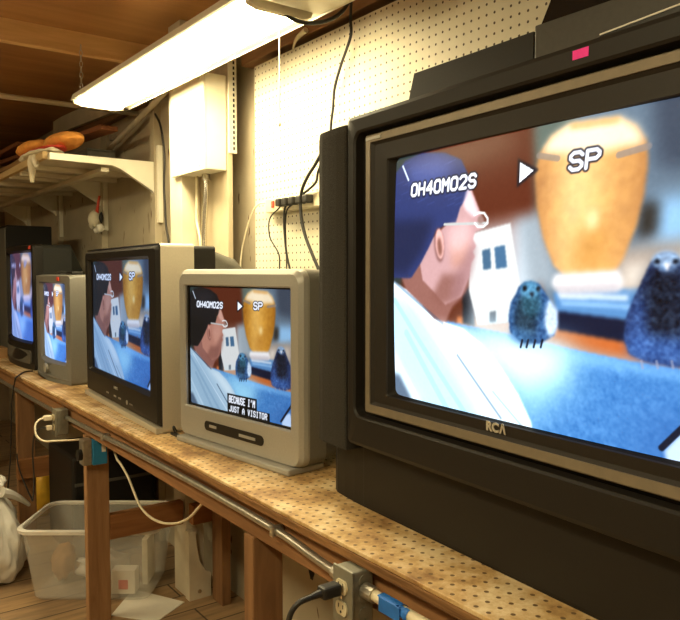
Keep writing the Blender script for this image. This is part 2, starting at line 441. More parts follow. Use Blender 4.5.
    c.ell(K(366, 326), .030, .028, (.30, .52, .64), 2, .9); c.ell(K(357, 324), .007, .010, (.05, .07, .10), 1); c.ell(K(380, 325), .006, .010, (.05, .07, .10), 1)
    c.poly([(364, 330), (374, 330), (369, 341)], (.10, .12, .16), 1, .9)
    c.ell(K(350, 405), .040, .025, (.24, .42, .60), 4, .7)
    for q in (352, 362, 374, 386): c.line([K(q, 412), K(q-3, 424)], .004, (.05, .06, .12))
    rb = [(530, 436), (522, 410), (525, 378), (534, 350), (546, 325), (557, 300), (566, 280), (576, 268), (590, 263), (606, 265), (616, 276), (626, 296), (645, 330), (662, 370), (670, 410), (664, 446), (610, 459), (560, 450)]
    rm_ = c.mask([K(*p) for p in rb], 1); c.put(rm_, (.13, .20, .36))
    c.ell(K(590, 352), .052, .13, (.045, .055, .10), 8, .85)
    c.poly([(526, 410), (540, 350), (556, 340), (560, 420), (545, 440)], (.20, .32, .54), 5, .7)
    c.ell(K(580, 428), .075, .040, (.20, .34, .58), 6, .8)
    c.ell(K(592, 275), .030, .024, (.56, .66, .76), 2, .9)
    c.poly([(574, 286), (612, 286), (600, 296), (586, 296)], (.34, .44, .58), 2, .8)
    c.poly([(587, 280), (599, 280), (594, 296)], (.85, .84, .84), 1)
    c.ell(K(577, 278), .006, .008, (.03, .04, .08), 1); c.ell(K(608, 278), .006, .008, (.03, .04, .08), 1)
    c.im += ((bm_+rm_)*(field(1)*.028+field(2)*.02))[..., None]*np.array((.8, 1, 1.1))
    for q in (550, 575, 600, 625): c.line([K(q, 448), K(q+2, 459)], .004, (.55, .55, .62), .6)
    c.poly([(585, 600), (612, 570), (640, 560), (680, 640), (590, 640)], (.70, .78, .88), 2)
    c.line([K(580, 596), K(610, 567), K(660, 520)], .009, (.05, .07, .14))
    # man in profile
    c.poly([(140, 300), (200, 240), (265, 235), (256, 330), (232, 356), (215, 395), (175, 395)], (.52, .34, .30), 2)
    face = [(258, 140), (270, 170), (281, 196), (288, 216), (281, 224), (272, 228), (268, 240), (274, 252), (268, 262), (272, 270), (265, 282), (262, 305), (248, 338), (220, 352), (200, 330), (180, 310), (175, 280), (195, 240), (222, 215), (243, 180)]
    c.poly(face, (.72, .56, .55) if bright else (.66, .45, .38), 1)
    c.poly([(215, 300), (255, 300), (245, 340), (215, 352), (195, 340)], (.48, .30, .26), 5, .8)
    c.poly([(228, 245), (262, 240), (258, 290), (232, 290)], (.74, .53, .45), 6, .7)
    hair = [(110, 150), (145, 106), (175, 92), (215, 92), (245, 104), (257, 128), (262, 150), (258, 166), (245, 186), (238, 212), (222, 214), (204, 226), (192, 252), (176, 282), (160, 306), (110, 306)]
    c.poly(hair, (.15, .19, .37) if bright else (.085, .075, .085), 1)
    c.poly([(150, 115), (200, 100), (235, 115), (200, 150), (160, 150)], (.22, .30, .56) if bright else (.14, .13, .15), 8, .7)
    c.poly([(110, 210), (200, 205), (180, 260), (150, 300), (110, 300)], (.07, .08, .16) if bright else (.05, .045, .05), 8, .6)
    for i in range(26):
        q = rng.uniform(125, 240), rng.uniform(105, 200); c.line([K(*q), K(q[0]+12, q[1]-5)], .0025, (.24, .31, .54) if bright else (.16, .15, .17), .35)
    c.poly([(262, 255), (276, 250), (266, 300), (250, 335), (228, 348), (236, 300)], (.58, .42, .42) if bright else (.50, .32, .28), 6, .7)
    c.poly([(225, 225), (258, 205), (266, 235), (250, 262), (228, 262)], (.86, .70, .68) if bright else (.72, .52, .45), 7, .8)
    c.poly([(258, 148), (268, 170), (277, 196), (268, 202), (254, 190), (250, 180)], (.92, .82, .82) if bright else (.78, .60, .53), 2, .8)
    c.ell(K(209, 250), .021, .066, (.42, .26, .24), 2, .8, .10)
    c.ell(K(210, 248), .018, .058, (.86, .66, .62) if bright else (.72, .50, .43), 1, 1, .10)
    c.ell(K(210, 253), .010, .036, (.45, .27, .22), 2, .9, .12)
    c.line([K(218, 215), K(252, 214), K(292, 213)], .005, (.70, .70, .68))
    c.line([K(270, 199), K(278, 195), K(287, 196), K(293, 205), (K(293, 213)), K(286, 219), K(276, 219), K(271, 213)], .0042, (.88, .88, .86)); c.ell(K(281, 207), .012, .016, (.52, .40, .36), 1, .8)
    shirt = [(100, 300), (128, 312), (150, 326), (178, 352), (200, 376), (250, 392), (282, 418), (318, 462), (344, 505), (364, 552), (372, 640), (100, 640)]
    c.poly(shirt, (.86, .95, .99) if bright else (.62, .72, .78), 1)
    for p, q, w, col in (((130, 345), (265, 560), .012, (.44, .56, .66)), ((150, 400), (235, 560), .014, (.46, .57, .66)), ((140, 335), (330, 600), .006, (.80, .86, .90)), ((240, 438), (312, 545), .005, (.16, .22, .30)),
                         ((128, 420), (190, 540), .012, (.78, .85, .88)), ((300, 500), (365, 580), .004, (.40, .46, .50)), ((128, 312), (215, 384), .006, (.22, .26, .34))):
        c.line([K(*p), K(*q)], w, col, .45 if bright else .8)
    c.poly([(120, 330), (170, 360), (230, 460), (290, 560), (200, 560), (130, 440)], (.60, .82, .94) if bright else (.50, .62, .70), 10, .6)
    c.poly([(200, 382), (250, 395), (300, 440), (330, 500), (280, 470), (240, 420)], (1, 1, 1) if bright else (.78, .84, .86), 8, .8)
    c.poly([(100, 470), (135, 470), (160, 520), (150, 560), (100, 560)], (.20, .26, .34), 4, .8)
    # overlay writing
    ou = (.02, .03, .10); wh = (.97, .98, 1.0)
    a = K(158, 168); b = K(275, 168)
    w = (b[0]-a[0])/8*.74; gp = (b[0]-a[0])/8*.26
    c.word('0H40M02S', a[0], a[1]+.004, w*.92, .045, gp+w*.08, .0056, wh, ou)
    t = K(346, 127)
    tri = [(t[0], t[1]+.034), (t[0], t[1]-.034), (t[0]+.044, t[1])]
    c.poly([(t[0]-.008, t[1]+.05), (t[0]-.008, t[1]-.05), (t[0]+.062, t[1])], ou, 1, .7, kk=False); c.poly(tri, wh, 0, 1, kk=False)
    a = K(430, 125); c.word('SP', a[0], a[1]+.003, .032, .052, .012, .0058, wh, ou)
    c.line([K(141, 115), K(152, 139)], .004, (.85, .9, .95))  # not writing: reflection streak on the glass, painted into the picture
    if caption:
        c.poly([(.405, .065), (.405, .155), (.69, .155), (.69, .065)], (.012, .014, .02), 0, 1, kk=False)
        c.poly([(.405, .0), (.405, .068), (.805, .068), (.805, .0)], (.012, .014, .02), 0, 1, kk=False)
        c.word("BECAUSE I'M", .422, .086, .0155, .050, .0075, .0050, wh)
        c.word("JUST A VISITOR", .422, .014, .0165, .042, .0095, .0045, wh)
    if True:
        gr = c.blur(rng.rand(c.H, c.W), 1)-.5; c.im = c.im+gr[..., None]*.05
    return np.clip(c.im, 0, 1)
def lin(im): return np.where(im <= .04045, im/12.92, ((im+.055)/1.055)**2.4)
def sample(im, W, H, blur=0):
    c = Canvas(im.shape[1], im.shape[0])
    if blur: im = c.blur(im, blur)
    ys = np.clip(((np.arange(H)+.5)/H*im.shape[0]), 0, im.shape[0]-1); xs = np.clip(((np.arange(W)+.5)/W*im.shape[1]), 0, im.shape[1]-1)
    y0 = np.floor(ys-.5).clip(0).astype(int); x0 = np.floor(xs-.5).clip(0).astype(int)
    y1 = np.minimum(y0+1, im.shape[0]-1); x1 = np.minimum(x0+1, im.shape[1]-1)
    fy = (ys-.5-y0).clip(0, 1)[:, None, None]; fx = (xs-.5-x0).clip(0, 1)[None, :, None]
    return (im[y0][:, x0]*(1-fy)*(1-fx)+im[y0][:, x1]*(1-fy)*fx+im[y1][:, x0]*fy*(1-fx)+im[y1][:, x1]*fy*fx)
def screen(parent, x0, x1, z0, z1, y, bulge, im, m, W=240, H=180, cyl=False, corner=.012):
    """curved glass: a fine grid carrying the programme as a colour attribute, with an edge turned back"""
    xs = np.linspace(-1, 1, W); zs = np.linspace(-1, 1, H); A, B = np.meshgrid(xs, zs)
    X = (x0+x1)/2+A*(x1-x0)/2; Z = (z0+z1)/2+B*(z1-z0)/2
    Y = y+bulge*(A*A if cyl else (A*A*.6+B*B*.4))
    co = np.stack([X, Y, Z], -1).reshape(-1, 3)
    i = np.arange(W*H).reshape(H, W)
    f = np.stack([i[:-1, :-1], i[:-1, 1:], i[1:, 1:], i[1:, :-1]], -1).reshape(-1, 4)
    edge = np.concatenate([i[0, :], i[1:, -1], i[-1, -2::-1], i[-2:0:-1, 0]])
    bk = co[edge]+np.array([0, .03, 0]); nb = len(co); ne = len(edge)
    co = np.concatenate([co, bk]); k = np.arange(ne); k2 = (k+1) % ne
    side = np.stack([edge[k2], edge[k], nb+k, nb+k2], -1); f = np.concatenate([f, side])
    me = bpy.data.meshes.new('screen')
    me.vertices.add(len(co)); me.vertices.foreach_set('co', co.astype(np.float32).ravel())
    me.loops.add(f.size); me.loops.foreach_set('vertex_index', f.astype(np.int32).ravel())
    me.polygons.add(len(f)); me.polygons.foreach_set('loop_start', np.arange(0, f.size, 4).astype(np.int32))
    me.polygons.foreach_set('loop_total', np.full(len(f), 4, np.int32)); me.update(calc_edges=True)
    me.polygons.foreach_set('use_smooth', np.ones(len(f), bool))
    col = sample(im, W, H).reshape(-1, 3); col = np.concatenate([col, np.zeros((ne, 3))])
    at_ = me.color_attributes.new('picture', 'FLOAT_COLOR', 'POINT')
    at_.data.foreach_set('color', np.concatenate([col, np.ones((len(col), 1))], 1).astype(np.float32).ravel())
    me.materials.append(m); o = bpy.data.objects.new('screen', me); COL.objects.link(o); o.parent = parent
    return o
PIC = paint(False); PICC = paint(True); PICB = paint(False, True)
EX = 2.0**1.5

# ------------------------------------------------------------------ the setting
WX = 1.40
f_ = struct('floor', MB().box(-2.2, 1.5, -1.6, 7.2, -.05, 0), 'planks')
struct('ceiling', MB().box(-2.2, 1.5, -1.6, 7.2, 2.39, 2.42), 'ply_ceiling')
struct('wall_right', MB().box(WX, WX+.05, -1.6, 7.2, 0, 2.39), 'wall')
struct('wall_far', MB().box(-2.2, WX, 7.15, 7.2, 0, 2.39), 'wall_far')
struct('wall_left', MB().box(-2.25, -2.2, -1.6, 7.2, 0, 2.39), 'wall_room')
struct('wall_back', MB().box(-2.2, WX, -1.65, -1.6, 0, 2.39), 'wall_room')
struct('trim_1', MB().box(-2.2, WX, 3.17, 3.21, 2.30, 2.39, .002), 'joist')             # ceiling joist
struct('trim_2', MB().box(1.30, 1.322, 2.53, 2.93, .86, 2.39, .002), 'wall_clean')                # boxed-out wall panel behind the electrical box
struct('trim_3', MB().box(1.345, WX, -1.6, 2.50, 2.16, 2.33, .003), 'header')           # header plank above the pegboard
struct('trim_4', MB().box(1.215, 1.298, 2.775, 2.895, 0, 2.39, .003), 'white_paint')    # painted post
for i, (y0, y1) in enumerate(((3.44, 3.50), (4.27, 4.34), (5.22, 5.30))):
    struct('trim_%d' % (5+i), MB().box(1.365, WX, y0, y1, 0, 2.39, .002), 'wall')        # wall studs
struct('trim_8', MB().box(1.36, WX, 2.93, 7.15, 2.22, 2.32, .003), 'header')

# ------------------------------------------------------------------ workbench
BZ, BX, BXB = .86, .785, 1.385
bench = thing('workbench', 'long wooden workbench topped with stained perforated hardboard carrying the televisions', 'workbench', (1.08, 2.5, 0))
def BL(x0, x1, y0, y1, z0, z1): return (x0-1.08, x1-1.08, y0-2.5, y1-2.5, z0, z1)
MB().box(*BL(BX, BXB, .05, 5.9, .852, BZ), .0015).build('tabletop', 'bench', bench)
MB().box(*BL(BX-.002, BXB, .05, 5.9, .834, .8515), .002).build('tabletop_edge', 'bench_edge', bench)
MB().box(*BL(.815, .853, .05, 5.9, .745, .833), .003).build('apron', 'apron', bench)
MB().box(*BL(1.345, 1.383, .05, 2.52, .745, .833), .003).build('apron', 'apron', bench)
for x0, x1, y0, y1, m in ((.81, .897, 2.77, 2.808, 'leg_pale'), (.81, .897, 3.955, 3.995, 'leg'), (.81, .893, 1.465, 1.51, 'leg'), (1.30, 1.34, 2.61, 2.70, 'leg'), (.81, .897, 5.3, 5.34, 'leg'), (.81, .897, .15, .19, 'leg')):
    a = max(x0, .854) if y0 > 9 else x0
    MB().box(*BL(a, x1, y0, y1, 0, .744), .003).build('leg', m, bench)
MB().box(*BL(.898, 1.205, 2.77, 2.808, .318, .416), .003).build('cross_rail', 'rail', bench)
MB().box(*BL(1.215, 1.345, 2.70, 2.74, .33, .412), .003).build('cross_rail', 'rail', bench)
MB().box(*BL(.80, 1.36, 3.915, 3.953, .30, .402), .003).build('cross_rail', 'rail', bench)

# conduits and boxes on the bench front
def strap(y, z, parent, m='galv'):
    MB().tube([(.7905+.0, y, z-.014), (.782, y, z-.009), (.780, y, z), (.782, y, z+.009), (.7905, y, z+.014)], .0035, 6).build('strap', m, parent)
cz0, cz1 = .800, .785
c1 = thing('metal_conduit', 'grey metal conduit running under the bench edge between the two outlet boxes', 'conduit', (.797, 2.0, .79))
def CL(p): return (p[0]-.797, p[1]-2.0, p[2]-.79)
MB().tube([CL(p) for p in ((.797, 2.975, .782), (.797, 2.6, .790), (.797, 2.2, .800), (.797, 1.8, .806), (.797, 1.5, .806), (.797, 1.3, .802), (.793, 1.2, .797), (.786, 1.125, .797), (.784, 1.075, .797))], .0092, 12, 5).build('pipe', 'galv', c1, True)
for y, z in ((1.335, .803), (2.50, .793)):
    MB().box(-.015, .017, y-2.0-.008, y-2.0+.008, z-.79-.012, z-.79+.012, .004).build('strap', 'galv', c1)
MB().cyl(CL((.784, 1.095, .797)), CL((.784, 1.068, .797)), .014, 12).build('connector', 'galv', c1)
c2 = thing('metal_conduit', 'far length of grey metal conduit running from the far outlet box along the bench', 'conduit', (.797, 4.4, .78))
MB().tube([(0, -1.36, .0), (0, -.6, -.006), (0, 1.4, -.006)], .0092, 12, 4).build('pipe', 'galv', c2, True)
c3 = thing('white_conduit', 'off-white conduit with blue tape leaving the near outlet box', 'conduit', (.782, .9, .797))
MB().tube([(0, .095, 0), (0, -.1, .0), (0, -.75, .0)], .0105, 12, 3).build('pipe', 'white_cord', c3, True)
MB().cyl((0, .098, 0), (0, .07, 0), .0145, 12).build('connector', 'galv', c3)
t = MB()
for i, (y0, y1, a0, a1) in enumerate(((.052, -.005, -150, 40), (.03, -.025, 10, 120))):
    rings = []
    for k in range(8):
        y = y0+(y1-y0)*k/7; w = .0115+.001*math.sin(k*2.1+i)
        rings.append([Vector((math.cos(math.radians(a0+(a1-a0)*j/10+90))*w, y, math.sin(math.radians(a0+(a1-a0)*j/10+90))*w)) for j in range(11)])
    t.loft(rings, False, False, False)
t.box(-.012, .004, .0, .05, .010, .0125, .001)
t.box(-.0135, -.011, -.01, .045, -.014, .012, .001)
t.build('tape', 'blue_tape', c3)

def outlet_box(label, loc, rz, plugs):
    o = thing('outlet_box', label, 'outlet', loc, rz, 'outlet boxes along the bench front')
    # front faces local -x ; y along the bench ; box .054 wide .103 tall
    b = MB().box(-.002, .045, -.027, .027, 0, .104, .004)
    b.build('housing', 'graybox', o)
    MB().box(-.006, -.0015, -.030, .030, -.002, .106, .002).build('cover_plate', 'graybox', o)
    for z in (.032, .072):
        ring = [Vector((-.0095, .0165*math.cos(a)*1.0, z+max(-.0125, min(.0125, .0165*math.sin(a))))) for a in [2*PI*k/28 for k in range(28)]]
        r = MB().loft([[p+Vector((.005, 0, 0)) for p in ring], ring]).build('receptacle', 'cream', o)
        MB().box(-.0102, -.0094, -.0075, -.0055, z+.001, z+.008).box(-.0102, -.0094, .0055, .0075, z+.001, z+.008).cyl((-.0102, 0, z-.006), (-.0094, 0, z-.006), .0025, 10).build('slots', 'black', r)
    MB().cyl((-.0082, 0, .052), (-.0055, 0, .052), .003, 10).build('screw', 'chrome', o)
    for z in (.025, .055, .085):
        MB().cyl((.022, -.0265, z), (.022, -.0285, z), .011, 16).build('knockout', 'graybox', o)
    return o
outlet_box('grey metal outlet box at the near end of the conduit with a black plug', (.7595, 1.030, .7275), 0, 1)
outlet_box('grey metal outlet box near the far legs with white and dark plugs', (.7595, 3.005, .712), 0, 2)

# black cord in the near box
kc = thing('power_cable', 'thick black power cord plugged into the near outlet box', 'cord', (.745, 1.030, .7995))
MB().box(-.040, -.0, -.013, .013, -.011, .011, .005).tube([(-.04, 0, 0), (-.066, 0, -.002)], .0075, 10, 0, (1, .6)).build('plug', 'rubber', kc)
MB().tube([(-.062, 0, -.002), (-.085, .004, -.008), (-.098, .01, -.03), (-.099, .015, -.07), (-.092, .02, -.14), (-.08, .03, -.30), (-.06, .06, -.55), (-.02, .12, -.80)], .0052, 10, 6).build('cable', 'rubber', kc, True)
# white cord in the far box
wc = thing('power_cable', 'white power cord looped from the far outlet box and hanging under the bench', 'cord', (.7495, 3.005, .784))
MB().box(-.036, -.004, -.012, .012, -.010, .010, .004).build('plug', 'white_cord', wc)
def WL(p): p = Vector(p); return p-Vector((.7495, 3.005, .784))
pts = [(.715, 3.005, .784), (.695, 3.0, .780), (.680, 2.995, .760), (.680, 2.98, .725), (.70, 2.95, .705), (.735, 2.91, .708), (.79, 2.87, .712), (.86, 2.845, .712), (.91, 2.80, .70)]
low = [at(u, v, 'x', .87) for u, v in ((117, 459), (120, 463), (128, 477), (134, 492), (140, 506), (150, 517), (163, 523), (178, 523), (190, 517), (200, 506), (206, 498))]
MB().tube([WL(p) for p in pts]+[WL(p) for p in low], .0042, 8, 5).build('cable', 'white_cord', wc, True)
bc = thing('power_cable', 'thin dark cord drooping under the bench from the lower socket of the far outlet box', 'cord', (.7495, 3.005, .744))
MB().box(-.026, -.004, -.011, .011, -.009, .009, .003).build('plug', 'white_cord', bc)
MB().tube([(-.024, 0, 0), (-.04, .03, -.004), (-.05, .09, -.04), (-.05, .13, -.12), (-.04, .16, -.25), (-.02, .28, -.36), (.02, .50, -.42), (.035, .80, -.36), (.045, .895, -.30)], .0035, 8, 5).build('cable', 'rubber', bc, True)
bb = thing('junction_box', 'blue plastic box with white label fixed to the front bench leg', 'box', (.845, 2.735, .64))
MB().box(-.028, .028, -.025, .031, 0, .092, .004).build('shell', 'blue_box', bb)
MB().box(-.062, -.0285, -.02, .031, .002, .10, .003).build('bracket', 'galv', bb)
MB().cyl((-.062, .0, .042), (-.078, .0, .042), .021, 20).build('knob', 'black', bb)
MB().box(.006, .022, -.0265, -.0252, .048, .080, .0003).build('label_tag', 'paper', bb)

# ------------------------------------------------------------------ televisions
def frame_loft(rings, name, m, parent, c0=False, c1=False):
    return MB().loft(rings, c0, c1).build(name, m, parent, True)

# --- the big set (front plane local y=0, viewer on -y)
tv = thing('television', 'largest television, a wide black console set with speaker wings and pink sticker', 'television', (RO.x, RO.y, BZ), -(PI/2+RA), 'CRT televisions on the bench')
z = lambda a: a-BZ
X0 = .4615
frame_loft([rr(-X0, X0, z(1.006), z(1.686), .012, .10), rr(-X0, X0, z(1.006), z(1.690), .012, .012), rr(-X0+.003, X0-.003, z(1.010), z(1.687), .012, .003), rr(-X0+.010, X0-.010, z(1.017), z(1.680), .010, 0),
            rr(-.434, .434, z(1.068), z(1.657), .022, 0), rr(-.430, .430, z(1.072), z(1.653), .020, .004), rr(-.428, .428, z(1.074), z(1.651), .02, .022)], 'cabinet_front', 'rca', tv)
frame_loft([rr(-.429, .429, z(1.073), z(1.652), .02, .0215), rr(-.398, .398, z(1.082), z(1.644), .004, .0215), rr(-.398, .398, z(1.082), z(1.644), .004, .03)], 'channel', 'rca_dark', tv)
frame_loft([rr(-.3985, .3985, z(1.084), z(1.643), .003, .024), rr(-.3985, .3985, z(1.084), z(1.643), .003, .007), rr(-.396, .396, z(1.086), z(1.641), .003, .005), rr(-.383, .383, z(1.101), z(1.628), .003, .006), rr(-.382, .382, z(1.102), z(1.627), .003, .02)], 'trim_band', 'trim_tan', tv)
frame_loft([rr(-.3825, .3825, z(1.101), z(1.628), .003, .008), rr(-.374, .374, z(1.107), z(1.622), .004, .013), rr(-.3335, .3335, z(1.1245), z(1.590), .004, .011), rr(-.331, .331, z(1.126), z(1.588), .004, .014)], 'inner_bezel', 'bezel_brown', tv)
frame_loft([rr(-.332, .332, z(1.125), z(1.589), .004, .0135), rr(-.315, .315, z(1.1325), z(1.5875), .018, .027), rr(-.315, .315, z(1.1325), z(1.5875), .018, .05)], 'screen_surround', 'rca_dark', tv)
def rca_grade(p):
    return lin(p)*np.array((1.75, 1.8, 1.9))/EX
screen(tv, -.318, .318, z(1.130), z(1.5895), .010, .014, rca_grade(PICB), screen_mat('bright_tube', 1.0), 480, 360)
body = MB().loft([rr(-X0+.004, X0-.004, z(1.008), z(1.684), .012, .1005), rr(-X0+.004, X0-.004, z(1.008), z(1.684), .012, .30), rr(-.36, .36, z(1.05), z(1.55), .04, .41)])
body.build('rear_shell', 'rca', tv)
for s in (-1, 1):
    prof = [(X0+.0025, .003), (X0+.006, 0), (.50, .0), (.535, .002), (.565, .005), (.588, .011), (.598, .022), (.597, .045), (.585, .09), (X0+.0025, .13)]
    rings = []
    for zz, k in ((.990, .0), (.992, 1), (1.662, 1), (1.676, .8)):
        rings.append([Vector((s*(X0+.0025+(px-X0-.0025)*(.97 if k < 1 else 1)), .012+(py-.012)*(.9 if k < 1 else 1), z(zz))) for px, py in prof])
    MB().loft(rings).build('speaker_wing', 'grille', tv)
bs = [(-.46, .048), (-.50, .049), (-.545, .052), (-.582, .056), (-.605, .066), (-.614, .09), (-.60, .16), (-.56, .30), (-.40, .40)]
poly = bs+[(-x, y) for x, y in reversed(bs)]
MB().prism(poly, 'z', 0, z(1.004)).build('base', 'rca', tv)
MB().box(-.459, .459, .044, .0478, .006, z(1.0), .0015).build('base_panel', 'rca', tv)
lg = text_mesh('brand_logo', 'RC', .021, 'silver_side', tv, (-.0335-.0065, .0108, z(1.1165)), .0006, 1.05, 0, .0009)
lx = text_mesh('brand_logo', 'Λ', .021, 'silver_side', tv, (-.0335+.0165, .0108, z(1.1165)), .0006, .95, 0, .0009)
MB().box(.119, .146, -.0009, .0, z(1.6655), z(1.6785), .0002).build('sticker', 'pink', tv)['label'] = 'pink price sticker'
MB().box(-.395, -.345, .004, .0055, z(1.632), z(1.638), .0003).build('nameplate', 'silver', tv)

# --- silver flat set next to it
A4 = math.radians(-7); D4 = Vector((math.sin(A4), math.cos(A4), 0)); O4 = Vector((.95, 1.52, 0))+D4*.2525
t4 = thing('television', 'silver flat-faced television with a captioned picture, second from the big black set', 'television', (O4.x, O4.y, BZ), -(PI/2+A4), 'CRT televisions on the bench')
t4['label'] = 'silver-fronted television showing captions, beside the big black console set'
H = .296
frame_loft([rr(-H, H, .018, .518, .03, .028), rr(-H, H, .018, .518, .03, .022), rr(-H+.004, H-.004, .018, .515, .03, .012), rr(-H+.014, H-.014, .020, .504, .028, .002), rr(-.256, .256, .106, .474, .006, 0), rr(-.250, .250, .110, .470, .004, .004), rr(-.250, .250, .110, .470, .004, .03)], 'front_bezel', 'silver', t4)
frame_loft([rr(-.2505, .2505, .1095, .4705, .004, .010), rr(-.243, .243, .1155, .4655, .006, .012), rr(-.243, .243, .1155, .4655, .006, .03)], 'screen_surround', 'rca_dark', t4)
g4 = lin(PICC)*np.array((1.1, 1.15, 1.25))/EX
screen(t4, -.244, .244, .1145, .4665, .013, .003, g4, screen_mat('flat_tube', 1.0), 320, 240)
MB().loft([rr(-H, H, .018, .518, .03, .0285), rr(-H+.002, H-.002, .018, .516, .03, .084)]).build('side_shell', 'grey_tv', t4, True)
MB().loft([rr(-H+.003, H-.003, .02, .515, .03, .0855), rr(-H+.006, H-.006, .025, .508, .03, .12), rr(-.25, .25, .05, .44, .05, .24), rr(-.15, .15, .10, .36, .05, .36)]).build('rear_shell', 'grey_shell', t4, True)
MB().box(-.27, .27, -.022, .10, 0, .0175, .005).build('foot', 'silver', t4)
pn = MB().loft([rr(-.145, .14, .050, .078, .0135, -.0005), rr(-.145, .14, .050, .078, .0135, .0035)])
pn = pn.build('control_panel', 'black', t4)
MB().box(-.118, -.082, -.002, -.0004, .061, .069, .0005).build('button', 'silver', pn); MB().box(.03, .105, -.002, -.0004, .059, .067, .0005).build('button', 'silver', pn)
text_mesh('brand_logo', 'PHILIPS', .013, 'silver_side', t4, (0.0, .0012, .0915), .0008)

# --- wide black-faced set with silver shell
A3 = math.radians(3); D3 = Vector((math.sin(A3), math.cos(A3), 0)); O3 = Vector((.858, 2.18, 0))+D3*.415
t3 = thing('television', 'widescreen television with black face and pale silver shell, between two silver sets', 'television', (O3.x, O3.y, BZ), -(PI/2+A3), 'CRT televisions on the bench')
W3 = .452
frame_loft([rr(-W3, W3, .0195, .596, .012, .020), rr(-W3, W3, .021, .594, .014, .008), rr(-W3+.012, W3-.012, .028, .584, .012, -.004), rr(-.414, .376, .106, .562, .01, -.004), rr(-.401, .363, .118, .552, .008, .010), rr(-.401, .363, .118, .552, .008, .03)], 'front_bezel', 'black', t3)
g3 = (lin(PIC)*np.array((.75, .9, 1.2))+np.array((.008, .012, .02)))/EX
screen(t3, -.402, .364, .116, .554, .012, .006, g3, screen_mat('wide_tube', 1.0), 280, 210)
MB().loft([rr(-W3-.004, W3+.004, .0, .600, .012, .008), rr(-W3-.004, W3+.004, .0, .600, .012, .118)], False).build('side_shell', 'silver_side', t3)
MB().box(-W3, W3, -.012, .02, .0, .019, .002).build('base_strip', 'silver_side', t3)
MB().loft([rr(-W3+.006, W3-.006, .01, .594, .012, .1185), rr(-W3+.006, W3-.006, .01, .594, .012, .195)]).build('rear_collar', 'black', t3)
MB().loft([rr(-W3+.012, W3-.012, .03, .582, .03, .1955), rr(-W3+.05, W3-.05, .05, .555, .05, .30), rr(-.30, .30, .08, .48, .06, .42), rr(-.24, .24, .10, .42, .06, .44)]).build('rear_shell', 'grey_shell', t3, True)
text_mesh('brand_logo', 'PHILIPS', .016, 'silver', t3, (-.02, -.0045, .082), .0006)
for x in (-.13, -.03, .03): MB().box(x-.014, x+.014, -.0056, -.0035, .048, .054, .0005).build('button', 'silver', t3)
MB().cyl((.12, -.006, .05), (.12, -.0035, .05), .008, 14).build('button', 'silver', t3); MB().box(.15, .185, -.0056, -.0035, .047, .052, .0005).build('button', 'grey_tv', t3)

def bowed(hw, z0, z1, r, y, bow, n=6):
    """rounded rectangle whose y bows forward in the middle (curved tube face)"""
    base = rr(-hw, hw, z0, z1, r, 0, n); out = []
    # subdivide the long top and bottom runs so that the bow shows
    pts = []
    for i, p in enumerate(base):
        q = base[(i+1) % len(base)]; pts.append(p)
        if (q-p).length > .15:
            for k in range(1, 8): pts.append(p.lerp(q, k/8))
    for p in pts: out.append(Vector((p.x, y-bow*(1-(p.x/hw)**2 if hw else 0), p.z)))
    return out
# --- small grey set
t2 = thing('television', 'small grey television with curved screen, in front of the tall black set', 'television', (.905, 3.595, BZ), -PI/2, 'CRT televisions on the bench')
MB().loft([bowed(.306, .02, .497, .014, .20, 0), bowed(.308, .0, .497, .014, .03, .012), bowed(.304, .0, .492, .016, .0, .028), bowed(.232, .080, .462, .018, -.002, .024), bowed(.215, .092, .455, .02, .014, .018), bowed(.215, .092, .455, .02, .04, .018)], False, False).build('front_bezel', 'grey_tv', t2, True)
g2 = (lin(PIC)*np.array((1.3, 1.4, 1.8))+np.array((.02, .03, .07)))/EX
screen(t2, -.217, .217, .090, .457, -.001, .016, g2, screen_mat('small_tube', 1.0), 200, 150, True)
MB().loft([rr(-.305, .305, .02, .496, .014, .2005), rr(-.29, .29, .03, .48, .03, .27), rr(-.2, .2, .08, .40, .05, .42)]).build('rear_shell', 'grey_tv', t2, True)
MB().loft([bowed(.30, .0, .022, .006, .02, .042), bowed(.30, .0, .022, .006, .0, .045)]).build('base_lip', 'grey_tv', t2, True)
MB().loft([bowed(.10, .030, .078, .02, -.012, .022), bowed(.10, .030, .078, .02, -.004, .022)]).build('control_panel', 'grey_shell', t2, True)
MB().cyl((0, -.040, .052), (0, -.028, .052), .024, 20).build('power_button', 'silver', t2)
MB().box(.165, .20, -.0215, -.017, .470, .487, .0005).build('sticker', 'red', t2)['label'] = 'small red sticker'
# --- far tall black set
t1 = thing('television', 'tall black television with curved screen, at the far end of the row', 'television', (.895, 4.235, BZ), -PI/2, 'CRT televisions on the bench')
MB().loft([bowed(.32, .02, .655, .02, .05, .0), bowed(.325, .0, .652, .02, .012, .02), bowed(.32, .0, .645, .02, .0, .03), bowed(.298, .135, .622, .02, -.002, .028), bowed(.288, .145, .612, .02, .014, .02), bowed(.288, .145, .612, .02, .04, .02)], False, False).build('front_bezel', 'black', t1, True)
im1 = np.roll(sample(PIC, 240, 180, 5), 12, axis=1)
g1 = (lin(im1)*np.array((.8, .85, 1.4))+np.array((.03, .03, .075)))/EX
screen(t1, -.29, .29, .143, .614, -.005, .022, g1, screen_mat('dim_tube', 1.0), 200, 150, True)
MB().loft([rr(-.322, .322, .02, .654, .03, .0505), rr(-.316, .316, .03, .655, .03, .195), rr(-.30, .30, .05, .60, .05, .23), rr(-.22, .22, .08, .50, .06, .30), rr(-.17, .17, .1, .46, .06, .44)]).build('rear_shell', 'tv_green', t1, True)
MB().box(.275, .31, -.012, -.0075, .628, .645, .0005).build('sticker', 'red', t1)['label'] = 'small red sticker'
MB().loft([bowed(.28, .03, .10, .02, -.012, .020), bowed(.28, .03, .10, .02, .002, .020)]).build('control_panel', 'grey_shell', t1, True)

